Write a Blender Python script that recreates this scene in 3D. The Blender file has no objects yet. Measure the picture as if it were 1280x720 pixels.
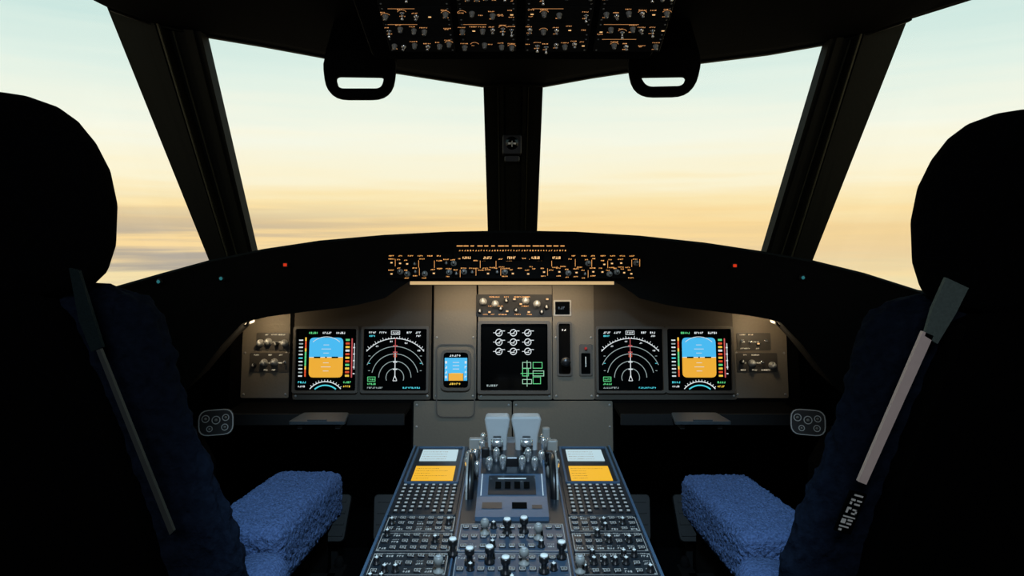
import bpy, bmesh, math, random
from mathutils import Vector, Matrix
random.seed(7)
scene = bpy.context.scene
try:
    scene.view_settings.view_transform = 'Standard'
    scene.view_settings.look = 'None'
except Exception as e:
    print(e)
F = 900.0
CAM = Vector((0, 0, 1.15))
HY = 300.0

def PW(x, y, Y):
    return Vector(((x-640)/F*Y, Y, CAM.z-(y-HY)/F*Y))

def lin(c):
    c = c/255.0
    return c/12.92 if c <= 0.04045 else ((c+0.055)/1.055)**2.4
def C(r, g, b):
    return (lin(r), lin(g), lin(b), 1.0)

# ---------------------------------------------------------------- materials
_m = {}
def mat(name, col, rough=0.6, metal=0.0, bump=0.0, scale=60.0, vary=0.25, spec=0.5):
    if name in _m: return _m[name]
    m = bpy.data.materials.new(name); m.use_nodes = True
    nt = m.node_tree; b = nt.nodes['Principled BSDF']
    tc = nt.nodes.new('ShaderNodeTexCoord')
    nz = nt.nodes.new('ShaderNodeTexNoise'); nz.inputs['Scale'].default_value = scale
    nz.inputs['Detail'].default_value = 4
    nt.links.new(tc.outputs['Object'], nz.inputs['Vector'])
    mx = nt.nodes.new('ShaderNodeMix'); mx.data_type = 'RGBA'
    mx.inputs['A'].default_value = tuple(c*(1-vary) for c in col[:3])+(1,)
    mx.inputs['B'].default_value = tuple(min(1, c*(1+vary)) for c in col[:3])+(1,)
    nt.links.new(nz.outputs['Fac'], mx.inputs['Factor'])
    nt.links.new(mx.outputs['Result'], b.inputs['Base Color'])
    b.inputs['Roughness'].default_value = rough
    b.inputs['Metallic'].default_value = metal
    b.inputs['Specular IOR Level'].default_value = spec
    if bump > 0:
        bp = nt.nodes.new('ShaderNodeBump'); bp.inputs['Strength'].default_value = bump
        bp.inputs['Distance'].default_value = 0.004
        nt.links.new(nz.outputs['Fac'], bp.inputs['Height'])
        nt.links.new(bp.outputs['Normal'], b.inputs['Normal'])
    _m[name] = m
    return m
def emi(name, col, s=1.0):
    if name in _m: return _m[name]
    m = bpy.data.materials.new(name); m.use_nodes = True
    b = m.node_tree.nodes['Principled BSDF']
    b.inputs['Base Color'].default_value = (0.01, 0.01, 0.01, 1)
    b.inputs['Roughness'].default_value = 0.4
    b.inputs['Emission Color'].default_value = col
    b.inputs['Emission Strength'].default_value = s
    _m[name] = m
    return m

M_shell = mat('cockpit_lining', C(5, 5, 5), 0.95, bump=0.2, scale=90, spec=0.02)
M_frame = mat('window_frame_paint', C(20, 20, 14), 0.7, bump=0.1, scale=120, spec=0.12)
M_frameh = mat('frame_highlight_paint', C(62, 60, 44), 0.6, bump=0.1, scale=120, spec=0.2)  # lighter paint standing in for highlights along the frame edges
M_black = mat('matte_black', C(6, 6, 6), 0.9, bump=0.15, scale=140, spec=0.05)
M_glare = mat('glareshield_leather', C(11, 10, 9), 0.85, bump=0.3, scale=200, spec=0.08)
M_panel = mat('panel_paint', C(100, 93, 82), 0.6, bump=0.08, scale=150, vary=0.08, spec=0.25)
M_bezel = mat('bezel_plastic', C(66, 62, 56), 0.45, scale=150, vary=0.08)
M_dark = mat('dark_plate', C(22, 22, 22), 0.5, scale=100, vary=0.1, spec=0.3)
M_ped = mat('pedestal_paint', C(66, 90, 114), 0.32, bump=0.05, scale=120, vary=0.12)
M_pedd = mat('pedestal_plate', C(26, 34, 42), 0.3, scale=120, vary=0.12)
M_knob = mat('knob_black', C(22, 22, 24), 0.3, scale=60, vary=0.1)
M_kgrey = mat('knob_grey', C(138, 138, 134), 0.4, scale=60, vary=0.1)
M_chrome = mat('bright_metal', C(232, 232, 232), 0.2, 0.8, scale=50, vary=0.05)
M_lever = mat('lever_grey', C(172, 174, 174), 0.32, scale=50, vary=0.08)
M_white = mat('white_mark', C(240, 240, 235), 0.6, scale=50, vary=0.03)
M_seat = mat('seat_black_fabric', C(6, 6, 7), 0.95, bump=0.8, scale=160, vary=0.4, spec=0.02)
M_seatq = mat('seat_quilt_fabric', C(18, 25, 38), 0.95, bump=1.0, scale=110, vary=0.6, spec=0.03)  # blue raised in the colour to stand in for faint rim light
M_shellp = mat('seat_shell_plastic', C(4, 4, 5), 0.9, bump=0.1, scale=100, spec=0.03)
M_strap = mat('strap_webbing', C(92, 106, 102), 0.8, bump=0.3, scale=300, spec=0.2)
M_strapd = mat('strap_webbing_shaded', C(24, 36, 38), 0.8, bump=0.3, scale=300, spec=0.1)  # dim copy of the webbing, left seat's shade put into the colour
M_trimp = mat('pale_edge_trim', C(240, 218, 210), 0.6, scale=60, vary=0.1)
M_trimd = mat('shaded_edge_trim', C(58, 62, 60), 0.6, scale=60, vary=0.1)  # dim copy of the pale trim, shade on the left seat is painted in
M_fleece = mat('blue_fleece', C(66, 84, 120), 1.0, bump=1.0, scale=260, vary=0.85, spec=0.05)
M_screen = mat('screen_glass', C(3, 4, 5), 0.12, scale=20, vary=0.1, spec=0.3)
M_floor = mat('floor_mat', C(7, 7, 8), 0.9, bump=0.3, scale=60, spec=0.05)
E_amber = emi('legend_amber', C(250, 174, 108), 0.68)
E_amberm = emi('legend_amber_strip', C(255, 176, 96), 0.98)
E_amberb = emi('legend_amber_bright', C(255, 198, 130), 1.05)
E_warm = emi('lamp_warm', C(255, 214, 150), 0.62)
E_lamp = emi('lamp_lens', C(255, 226, 180), 1.3)
E_red = emi('lamp_red', C(255, 60, 20), 0.6)
E_teal = emi('lamp_teal', C(60, 170, 180), 0.3)
E_white = emi('display_white', C(225, 232, 235), 0.9)
E_grey = emi('display_grey', C(165, 182, 182), 0.75)
E_sky = emi('display_sky_blue', C(70, 185, 240), 1.0)
E_gnd = emi('display_ground_orange', C(242, 176, 52), 0.95)
E_green = emi('display_green', C(100, 225, 140), 0.8)
E_mag = emi('display_magenta', C(215, 90, 90), 0.7)
E_red2 = emi('display_red', C(225, 80, 40), 0.9)
E_yel = emi('display_yellow', C(250, 205, 70), 0.9)
E_cyan = emi('display_cyan', C(80, 215, 230), 0.9)
E_cduw = emi('cdu_pale_screen', C(190, 220, 230), 0.9)
E_cduo = emi('cdu_orange_screen', C(250, 190, 38), 0.92)
E_legw = emi('legend_pale', C(185, 212, 226), 0.55)
SCR = [M_screen, E_white, E_grey, E_sky, E_gnd, E_green, E_mag, E_red2, E_yel, E_cyan]
W_, G_, SK, GD, GR, MG, RD, YL, CY = 1, 2, 3, 4, 5, 6, 7, 8, 9

# ---------------------------------------------------------------- mesh builder
class MB:
    def __init__(s): s.v = []; s.f = []; s.m = []; s.sm = []
    def add(s, vs, fs, mi=0, smooth=False):
        o = len(s.v); s.v += [tuple(p) for p in vs]
        for f in fs:
            s.f.append([i+o for i in f]); s.m.append(mi); s.sm.append(smooth)
    def box(s, cx, cy, w, h, z0, z1, mi=0, taper=1.0):
        a, b = w/2, h/2
        vs = [(cx-a, cy-b, z0), (cx+a, cy-b, z0), (cx+a, cy+b, z0), (cx-a, cy+b, z0),
              (cx-a*taper, cy-b*taper, z1), (cx+a*taper, cy-b*taper, z1), (cx+a*taper, cy+b*taper, z1), (cx-a*taper, cy+b*taper, z1)]
        s.add(vs, [(3, 2, 1, 0), (4, 5, 6, 7), (0, 1, 5, 4), (1, 2, 6, 5), (2, 3, 7, 6), (3, 0, 4, 7)], mi)
    def rbox(s, cx, cy, w, h, z0, z1, mi=0, r=0.003, ch=0.0015):
        pts = rpoly([(cx-w/2, cy-h/2), (cx+w/2, cy-h/2), (cx+w/2, cy+h/2), (cx-w/2, cy+h/2)], r, 3)
        s.prism(pts, z0, z1, mi, ch)
    def prism(s, pts, z0, z1, mi=0, ch=0.0):
        n = len(pts)
        cx = sum(p[0] for p in pts)/n; cy = sum(p[1] for p in pts)/n
        rings = [[(p[0], p[1], z0) for p in pts]]
        if ch > 0:
            rings.append([(p[0], p[1], z1-ch) for p in pts])
            mn = max(1e-6, min(math.hypot(p[0]-cx, p[1]-cy) for p in pts))
            k = max(0.5, 1-ch/mn)
            rings.append([(cx+(p[0]-cx)*k, cy+(p[1]-cy)*k, z1) for p in pts])
        else:
            rings.append([(p[0], p[1], z1) for p in pts])
        vs = [p for r in rings for p in r]; fs = []
        for k in range(len(rings)-1):
            for i in range(n):
                j = (i+1) % n
                fs.append((k*n+i, k*n+j, (k+1)*n+j, (k+1)*n+i))
        fs.append(tuple(reversed(range(n))))
        fs.append(tuple(range((len(rings)-1)*n, len(rings)*n)))
        s.add(vs, fs, mi)
    def ring(s, outer, inner, z0, z1, mi=0):
        n = len(outer)
        vs = [(p[0], p[1], z0) for p in outer]+[(p[0], p[1], z1) for p in outer]+[(p[0], p[1], z1) for p in inner]+[(p[0], p[1], z0) for p in inner]
        fs = []
        for k in range(4):
            k2 = (k+1) % 4
            for i in range(n):
                j = (i+1) % n
                fs.append((k*n+i, k*n+j, k2*n+j, k2*n+i))
        s.add(vs, fs, mi)
    def lathe(s, cx, cy, prof, seg=16, mi=0, smooth=True):
        vs = []; fs = []
        for (r, z) in prof:
            for i in range(seg):
                a = 2*math.pi*i/seg
                vs.append((cx+r*math.cos(a), cy+r*math.sin(a), z))
        for k in range(len(prof)-1):
            for i in range(seg):
                j = (i+1) % seg
                fs.append((k*seg+i, k*seg+j, (k+1)*seg+j, (k+1)*seg+i))
        fs.append(tuple(range((len(prof)-1)*seg, len(prof)*seg)))
        fs.append(tuple(reversed(range(seg))))
        s.add(vs, fs, mi, smooth)
    def flat(s, pts, z, mi=0):
        s.add([(p[0], p[1], z) for p in pts], [tuple(range(len(pts)))], mi)
    def rect(s, x0, y0, x1, y1, z, mi=0):
        s.flat([(x0, y0), (x1, y0), (x1, y1), (x0, y1)], z, mi)
    def frame(s, x0, y0, x1, y1, w, z, mi=0):
        s.rect(x0, y0, x1, y0+w, z, mi); s.rect(x0, y1-w, x1, y1, z, mi)
        s.rect(x0, y0+w, x0+w, y1-w, z, mi); s.rect(x1-w, y0+w, x1, y1-w, z, mi)
    def line(s, x0, y0, x1, y1, w, z, mi=0):
        d = math.hypot(x1-x0, y1-y0) or 1e-9
        nx, ny = -(y1-y0)/d*w/2, (x1-x0)/d*w/2
        s.flat([(x0-nx, y0-ny), (x1-nx, y1-ny), (x1+nx, y1+ny), (x0+nx, y0+ny)], z, mi)
    def arc(s, cx, cy, r, a0, a1, w, z, mi=0, seg=24):
        for i in range(seg):
            t0 = math.radians(a0+(a1-a0)*i/seg); t1 = math.radians(a0+(a1-a0)*(i+1)/seg)
            s.flat([(cx+(r-w/2)*math.cos(t0), cy+(r-w/2)*math.sin(t0)), (cx+(r+w/2)*math.cos(t0), cy+(r+w/2)*math.sin(t0)),
                    (cx+(r+w/2)*math.cos(t1), cy+(r+w/2)*math.sin(t1)), (cx+(r-w/2)*math.cos(t1), cy+(r-w/2)*math.sin(t1))], z, mi)
    def marks(s, x, y, n, cw, chh, z, mi=0, gap=0.45):
        for i in range(n):
            xx = x+i*cw*(1+gap)
            k = random.randint(0, 3)
            if k == 0: s.rect(xx, y, xx+cw, y+chh, z, mi)
            elif k == 1:
                s.rect(xx, y, xx+cw*0.35, y+chh, z, mi); s.rect(xx, y+chh*0.65, xx+cw, y+chh, z, mi)
            elif k == 2:
                s.rect(xx, y, xx+cw, y+chh*0.35, z, mi); s.rect(xx+cw*0.6, y, xx+cw, y+chh, z, mi)
            else:
                s.rect(xx, y+chh*0.35, xx+cw, y+chh*0.65, z, mi); s.rect(xx+cw*0.3, y, xx+cw*0.7, y+chh, z, mi)
    def mesh(s, name, mats):
        me = bpy.data.meshes.new(name)
        me.from_pydata(s.v, [], s.f)
        for m in mats: me.materials.append(m)
        for i, p in enumerate(me.polygons):
            p.material_index = s.m[i]; p.use_smooth = s.sm[i]
        me.update()
        return me

def rpoly(pts, r, k=4):
    out = []; n = len(pts)
    for i in range(n):
        p = Vector(pts[i]).to_2d(); a = Vector(pts[i-1]).to_2d(); b = Vector(pts[(i+1) % n]).to_2d()
        da = (a-p); db = (b-p)
        rr = min(r, da.length*0.45, db.length*0.45)
        s0 = p+da.normalized()*rr; s1 = p+db.normalized()*rr
        for j in range(k+1):
            t = j/k
            q = s0*(1-t)**2+p*2*t*(1-t)+s1*t*t
            out.append((q.x, q.y))
    return out

class Plane:
    def __init__(s, o, v, n):
        s.o = Vector(o); s.n = Vector(n).normalized()
        s.u = Vector((1, 0, 0)); s.v = s.n.cross(s.u)
        s.M = Matrix(((s.u.x, s.v.x, s.n.x, s.o.x), (s.u.y, s.v.y, s.n.y, s.o.y), (s.u.z, s.v.z, s.n.z, s.o.z), (0, 0, 0, 1)))
    def px(s, x, y, h=0.0):
        d = Vector(((x-640)/F, 1, -(y-HY)/F))
        o = s.o+s.n*h
        t = (o-CAM).dot(s.n)/d.dot(s.n)
        q = CAM+d*t-s.o
        return (q.dot(s.u), q.dot(s.v))

def link(o): scene.collection.objects.link(o)
def top(name, label, category, M=None, group=None, mesh=None):
    o = bpy.data.objects.new(name, mesh)
    if M is not None: o.matrix_world = M
    o['label'] = label; o['category'] = category
    if group: o['group'] = group
    if mesh is None: o.empty_display_size = 0.02
    link(o); return o
def part(name, me, parent, loc=(0, 0, 0), rot=None, label=None):
    o = bpy.data.objects.new(name, me)
    o.parent = parent; o.location = loc
    if rot: o.rotation_euler = rot
    if label: o['label'] = label
    link(o); return o
def struct(name, me, label=None):
    o = bpy.data.objects.new(name, me); o['kind'] = 'structure'
    o['category'] = name.split('_')[0]
    o['label'] = label or name
    link(o); return o
def at(M, x, y, z=0): return M @ Matrix.Translation((x, y, z))
def hexa(mb, front, back, mi=0):
    n = len(front)
    fs = [tuple(range(n)), tuple(reversed(range(n, 2*n)))]
    for i in range(n):
        j = (i+1) % n; fs.append((i, n+i, n+j, j))
    mb.add(list(front)+list(back), fs, mi)
def fixn(me):
    bm = bmesh.new(); bm.from_mesh(me); bmesh.ops.recalc_face_normals(bm, faces=bm.faces); bm.to_mesh(me); bm.free()
    return me

# ---------------------------------------------------------------- shared small meshes
def knob_mesh(r, h, body, cap, name='knob', seg=16):
    mb = MB()
    mb.lathe(0, 0, [(r*1.25, 0), (r*1.25, h*0.15), (r, h*0.22), (r*0.9, h*0.85), (r*0.78, h)], seg, 0)
    mb.lathe(0, 0, [(r*0.6, h), (r*0.6, h*1.03)], seg, 1)
    mb.box(0, r*0.5, r*0.22, r*0.9, h*1.03, h*1.08, 2)
    return mb.mesh(name, [body, cap, M_white])
def toggle_mesh(r, h, name='toggle_switch'):
    mb = MB()
    mb.lathe(0, 0, [(r*1.5, 0), (r*1.5, h*0.12), (r, h*0.2), (r*0.5, h*0.25), (r*0.55, h*0.6), (r*0.85, h*0.9), (r*0.6, h)], 10, 0)
    return mb.mesh(name, [M_chrome])
def button_mesh(w, h, d, body, face, name='push_button'):
    mb = MB(); mb.rbox(0, 0, w, h, 0, d, 0, min(w, h)*0.2, d*0.2)
    mb.rect(-w*0.3, -h*0.22, w*0.3, h*0.22, d+0.0003, 1)
    return mb.mesh(name, [body, face])

# ================================================================= CAMERA
cd = bpy.data.cameras.new('camera'); cam = bpy.data.objects.new('camera', cd); link(cam)
cam.location = CAM; cam.rotation_euler = (math.pi/2, 0, 0)
cd.sensor_width = 36; cd.lens = F/1280*36; cd.shift_y = -60/1280; cd.clip_start = 0.02
scene.camera = cam

# ================================================================= WORLD
w = bpy.data.worlds.new('dusk_sky'); scene.world = w; w.use_nodes = True
nt = w.node_tree; bg = nt.nodes['Background']
tc = nt.nodes.new('ShaderNodeTexCoord'); sp = nt.nodes.new('ShaderNodeSeparateXYZ')
nt.links.new(tc.outputs['Generated'], sp.inputs[0])
mp = nt.nodes.new('ShaderNodeMapping'); mp.inputs['Scale'].default_value = (1.6, 1.6, 30)
nt.links.new(tc.outputs['Generated'], mp.inputs['Vector'])
nz = nt.nodes.new('ShaderNodeTexNoise'); nz.inputs['Scale'].default_value = 2.2; nz.inputs['Detail'].default_value = 6
nz.inputs['Roughness'].default_value = 0.55
nt.links.new(mp.outputs[0], nz.inputs['Vector'])
m1 = nt.nodes.new('ShaderNodeMath'); m1.operation = 'MULTIPLY_ADD'
nt.links.new(nz.outputs['Fac'], m1.inputs[0]); m1.inputs[1].default_value = 0.07
nt.links.new(sp.outputs['Z'], m1.inputs[2])
mr = nt.nodes.new('ShaderNodeMapRange'); nt.links.new(m1.outputs[0], mr.inputs['Value'])
mr.inputs['From Min'].default_value = -0.1+0.035; mr.inputs['From Max'].default_value = 0.40+0.035
cr = nt.nodes.new('ShaderNodeValToRGB'); nt.links.new(mr.outputs[0], cr.inputs[0])
el = cr.color_ramp
def stop(z, c):
    e = el.elements.new((z+0.1)/0.5); e.color = c
el.elements[0].position = 0.0; el.elements[0].color = C(232, 216, 176)
el.elements[1].position = 1.0; el.elements[1].color = C(172, 213, 216)
stop(-0.05, C(246, 226, 176))
stop(-0.012, C(252, 220, 162))
stop(0.02, C(253, 219, 156))
stop(0.05, C(255, 232, 178))
stop(0.085, C(255, 245, 212))
stop(0.14, C(250, 250, 232))
stop(0.21, C(228, 243, 233))
stop(0.31, C(194, 227, 224))
mp2 = nt.nodes.new('ShaderNodeMapping'); mp2.inputs['Scale'].default_value = (1.3, 1.3, 34); mp2.inputs['Location'].default_value = (3.3, 1, 0.4)
nt.links.new(tc.outputs['Generated'], mp2.inputs['Vector'])
nz2 = nt.nodes.new('ShaderNodeTexNoise'); nz2.inputs['Scale'].default_value = 2.5; nz2.inputs['Detail'].default_value = 7
nt.links.new(mp2.outputs[0], nz2.inputs['Vector'])
low = nt.nodes.new('ShaderNodeMapRange'); low.interpolation_type = 'SMOOTHSTEP'
low.inputs['From Min'].default_value = 0.07; low.inputs['From Max'].default_value = -0.015
nt.links.new(sp.outputs['Z'], low.inputs['Value'])
lft = nt.nodes.new('ShaderNodeMapRange'); lft.interpolation_type = 'SMOOTHSTEP'
lft.inputs['From Min'].default_value = 0.15; lft.inputs['From Max'].default_value = -0.5
lft.inputs['To Min'].default_value = 0.2
nt.links.new(sp.outputs['X'], lft.inputs['Value'])
cl = nt.nodes.new('ShaderNodeMapRange'); cl.interpolation_type = 'SMOOTHSTEP'
cl.inputs['From Min'].default_value = 0.32; cl.inputs['From Max'].default_value = 0.65
nt.links.new(nz2.outputs['Fac'], cl.inputs['Value'])
a = nt.nodes.new('ShaderNodeMath'); a.operation = 'MULTIPLY'; nt.links.new(low.outputs[0], a.inputs[0]); nt.links.new(lft.outputs[0], a.inputs[1])
b = nt.nodes.new('ShaderNodeMath'); b.operation = 'MULTIPLY'; nt.links.new(a.outputs[0], b.inputs[0]); nt.links.new(cl.outputs[0], b.inputs[1])
mx = nt.nodes.new('ShaderNodeMix'); mx.data_type = 'RGBA'
nt.links.new(b.outputs[0], mx.inputs['Factor']); nt.links.new(cr.outputs[0], mx.inputs['A'])
mx.inputs['B'].default_value = C(178, 168, 156)
nt.links.new(mx.outputs['Result'], bg.inputs['Color']); bg.inputs['Strength'].default_value = 1.0

# ================================================================= SHELL
mb = MB(); mb.box(0, 1.1, 2.5, 3.5, -0.05, 0.0)
struct('floor', mb.mesh('floor', [M_floor]), 'dark cockpit floor')
def wall_side(sgn, name):
    mb = MB()
    X = sgn*1.19
    mb.box(X, 1.05, 0.06, 3.3, 0.0, 1.0)
    mb.box(X, 0.12, 0.06, 1.44, 1.0, 1.8)
    mb.box(X-sgn*0.05, 1.27, 0.06, 0.84, 0.96, 1.005)
    struct(name, mb.mesh(name, [M_shell]), 'dark padded cockpit side wall with window sill')
wall_side(-1, 'wall_left'); wall_side(1, 'wall_right')
mb = MB(); mb.box(0, 2.72, 2.44, 0.06, 0, 1.02)
struct('wall_front', mb.mesh('wall_front', [M_shell]), 'dark forward bulkhead')
mb = MB(); mb.box(0, -0.63, 2.44, 0.06, 0, 1.85)
struct('wall_back', mb.mesh('wall_back', [M_shell]), 'dark rear bulkhead')

hdr = [(Vector((-1.2, 0.8, 1.76))), (Vector((-1.12, 1.35, 1.76))), PW(112, -4, 1.72), PW(140, 12, 1.80), PW(190, 30, 1.9), PW(253, 44, 1.98), PW(330, 57, 2.07),
       PW(400, 70, 2.14), PW(495, 90, 2.22), PW(603, 107, 2.28), PW(680, 107, 2.28), PW(740, 96, 2.24), PW(800, 87, 2.2), PW(880, 77, 2.14),
       PW(960, 67, 2.07), PW(1040, 53, 1.98), PW(1085, 42, 1.9), PW(1135, 25, 1.80), PW(1215, 0, 1.65), (Vector((1.12, 1.3, 1.735))), (Vector((1.2, 0.8, 1.76)))]
mb = MB(); n = len(hdr)
rows = []
for t, dz in ((0, 0), (0.03, -0.006), (0.3, 0.0), (1, 0)):
    r = []
    for p in hdr:
        aft = Vector((p.x, -0.6, 1.82))
        q = p.lerp(aft, t); q.z += dz; r.append(q)
    rows.append(r)
up = [[q+Vector((0, 0, 0.07)) for q in r] for r in rows]
vs = [q for r in rows for q in r]+[q for r in up for q in r]
K = len(rows); fs = []
for k in range(K-1):
    for i in range(n-1):
        fs.append((k*n+i, k*n+i+1, (k+1)*n+i+1, (k+1)*n+i))
        o = K*n
        fs.append((o+k*n+i, o+(k+1)*n+i, o+(k+1)*n+i+1, o+k*n+i+1))
for i in range(n-1): fs.append((i, K*n+i, K*n+i+1, i+1))
mb.add(vs, fs, 0)
struct('ceiling', fixn(mb.mesh('ceiling', [M_shell])), 'dark cockpit ceiling with curved windshield header')

mb = MB()
seq = hdr[3:18]
for i in range(len(seq)-1):
    a_, b_ = seq[i], seq[i+1]
    d = Vector((0, -0.018, 0.0)); h = Vector((0, 0, 0.016)); e = Vector((0, 0, -0.006))
    hexa(mb, [a_+e+d, b_+e+d, b_+h+d, a_+h+d], [a_+e, b_+e, b_+h, a_+h])
struct('trim_1', fixn(mb.mesh('trim_1', [M_frame])), 'thin dark metal strip edging the windshield header')

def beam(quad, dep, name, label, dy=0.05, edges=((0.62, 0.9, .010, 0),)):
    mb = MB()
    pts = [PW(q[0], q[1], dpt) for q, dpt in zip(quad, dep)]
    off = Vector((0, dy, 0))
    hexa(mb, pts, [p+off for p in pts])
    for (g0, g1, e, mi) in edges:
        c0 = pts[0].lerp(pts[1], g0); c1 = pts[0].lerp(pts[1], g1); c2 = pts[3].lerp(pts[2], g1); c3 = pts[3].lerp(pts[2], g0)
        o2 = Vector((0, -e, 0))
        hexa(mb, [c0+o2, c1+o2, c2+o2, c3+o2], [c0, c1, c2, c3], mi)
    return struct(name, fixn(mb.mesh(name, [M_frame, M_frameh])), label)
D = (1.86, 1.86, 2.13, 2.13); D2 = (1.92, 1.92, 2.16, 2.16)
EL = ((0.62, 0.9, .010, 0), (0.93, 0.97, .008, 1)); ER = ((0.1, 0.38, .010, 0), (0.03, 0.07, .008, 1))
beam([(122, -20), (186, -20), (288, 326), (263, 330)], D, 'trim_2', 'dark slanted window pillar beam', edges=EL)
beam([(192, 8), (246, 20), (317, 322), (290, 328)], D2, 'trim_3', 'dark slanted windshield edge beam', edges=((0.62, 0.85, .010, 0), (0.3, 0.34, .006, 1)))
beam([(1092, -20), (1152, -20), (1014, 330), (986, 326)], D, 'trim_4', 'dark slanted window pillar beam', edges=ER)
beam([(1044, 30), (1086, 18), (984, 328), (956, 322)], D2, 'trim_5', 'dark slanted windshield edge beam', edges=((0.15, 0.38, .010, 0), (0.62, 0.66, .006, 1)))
mb = MB()
ft = [PW(604, 100, 2.27), PW(679, 100, 2.27), PW(671, 300, 2.55), PW(610, 300, 2.55)]
hexa(mb, ft, [p+Vector((0, 0.05, 0)) for p in ft])
for (a0, a1, e, mi) in ((0.27, 0.34, .014, 0), (0.66, 0.73, .014, 0), (0.36, 0.64, .006, 0), (0.235, 0.25, .010, 1), (0.75, 0.765, .010, 1)):
    c0 = ft[0].lerp(ft[1], a0); c1 = ft[0].lerp(ft[1], a1); c2 = ft[3].lerp(ft[2], a1); c3 = ft[3].lerp(ft[2], a0)
    o2 = Vector((0, -e, 0)); hexa(mb, [c0+o2, c1+o2, c2+o2, c3+o2], [c0, c1, c2, c3], mi)
struct('trim_6', fixn(mb.mesh('trim_6', [M_frame, M_frameh])), 'dark ribbed windshield centre post')

gm = bpy.data.materials.new('window_glass'); gm.use_nodes = True
g = gm.node_tree; g.nodes.clear()
out = g.nodes.new('ShaderNodeOutputMaterial'); tr = g.nodes.new('ShaderNodeBsdfTransparent'); gl = g.nodes.new('ShaderNodeBsdfGlossy')
gl.inputs['Roughness'].default_value = 0.02; mxs = g.nodes.new('ShaderNodeMixShader'); mxs.inputs[0].default_value = 0.01
tr.inputs[0].default_value = (0.995, 1.0, 0.995, 1)
g.links.new(tr.outputs[0], mxs.inputs[1]); g.links.new(gl.outputs[0], mxs.inputs[2]); g.links.new(mxs.outputs[0], out.inputs[0])
def pane(name, pts, label, side=False):
    mb = MB(); o = Vector((0, .006, 0)) if not side else Vector((0.006 if pts[0].x > 0 else -0.006, 0, 0))
    hexa(mb, pts, [p+o for p in pts]); struct(name, fixn(mb.mesh(name, [gm])), label)
pane('window_1', [PW(225, 20, 1.97), PW(620, 95, 2.31), PW(620, 310, 2.58), PW(300, 345, 2.2)], 'clear windshield pane')
pane('window_2', [PW(665, 95, 2.31), PW(1060, 20, 1.97), PW(975, 345, 2.2), PW(660, 310, 2.58)], 'clear windshield pane')
pane('window_3', [PW(150, -10, 1.89), PW(270, 335, 2.16), Vector((-1.2, 0.85, 1.0)), Vector((-1.2, 0.85, 1.78))], 'clear side window pane', True)
pane('window_4', [PW(1130, -10, 1.89), PW(1008, 335, 2.16), Vector((1.2, 0.85, 1.0)), Vector((1.2, 0.85, 1.78))], 'clear side window pane', True)

CP = Plane(PW(640, 182, 2.365), None, (0, -1, 0))
tp = top('standby_compass', 'small dark standby compass box on the windshield centre post', 'compass', CP.M)
mb = MB(); mb.rbox(0, 0, 0.062, 0.066, -0.02, 0.03, 0, 0.008, 0.004)
mb.rbox(0, -0.045, 0.05, 0.02, -0.02, 0.02, 0, 0.006, 0.003)
part('housing', mb.mesh('housing', [M_dark]), tp)
mb = MB(); mb.lathe(0, 0.004, [(0.021, 0.028), (0.021, 0.032)], 20, 0)
mb.rect(-0.013, 0.0, -0.004, 0.006, 0.0325, 1); mb.rect(0.004, 0.0, 0.013, 0.006, 0.0325, 1); mb.rect(-0.001, -0.008, 0.001, 0.012, 0.0325, 1)
part('dial_face', mb.mesh('dial_face', [M_screen, M_white]), tp)

# ================================================================= GRAB HANDLES
def grab(o_px, i_px, Y, label):
    P_ = Plane(PW(sum(p[0] for p in o_px)/4, sum(p[1] for p in o_px)/4, Y), None, (0, -1, 0.12))
    tp = top('grab_handle', label, 'handle', P_.M, 'overhead grab handles')
    op = rpoly([P_.px(*p) for p in o_px], 0.05, 6); ip = rpoly([P_.px(*p) for p in i_px], 0.014, 6)
    mb = MB(); mb.ring(op, ip, -0.018, 0.0, 0)
    mb.ring([(x*0.97, y*0.97) for x, y in op], ip, 0.0, 0.006, 0)
    o = part('grip', fixn(mb.mesh('grip', [M_black])), tp)
    bv = o.modifiers.new('bev', 'BEVEL'); bv.width = 0.003; bv.segments = 2
    xs = [p[0] for p in op]; cx = (min(xs)+max(xs))/2; ty = max(p[1] for p in op)
    mb = MB()
    hexa(mb, [(cx-.085, ty-.02, 0), (cx+.085, ty-.02, 0), (cx+.075, ty+.10, -.05), (cx-.075, ty+.10, -.05)], [(cx-.085, ty-.02, -.03), (cx+.085, ty-.02, -.03), (cx+.075, ty+.10, -.14), (cx-.075, ty+.10, -.14)])
    part('mounting_bracket', fixn(mb.mesh('mounting_bracket', [M_shell])), tp)
grab([(408, 123), (490, 123), (497, 62), (401, 62)], [(423, 111), (477, 111), (481, 95), (418, 94)], 1.72, 'black slotted grab handle hanging from the windshield header')
grab([(792, 120), (868, 119), (881, 60), (782, 60)], [(808, 109), (853, 108), (860, 94), (799, 95)], 1.72, 'black slotted grab handle hanging from the windshield header')

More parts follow.
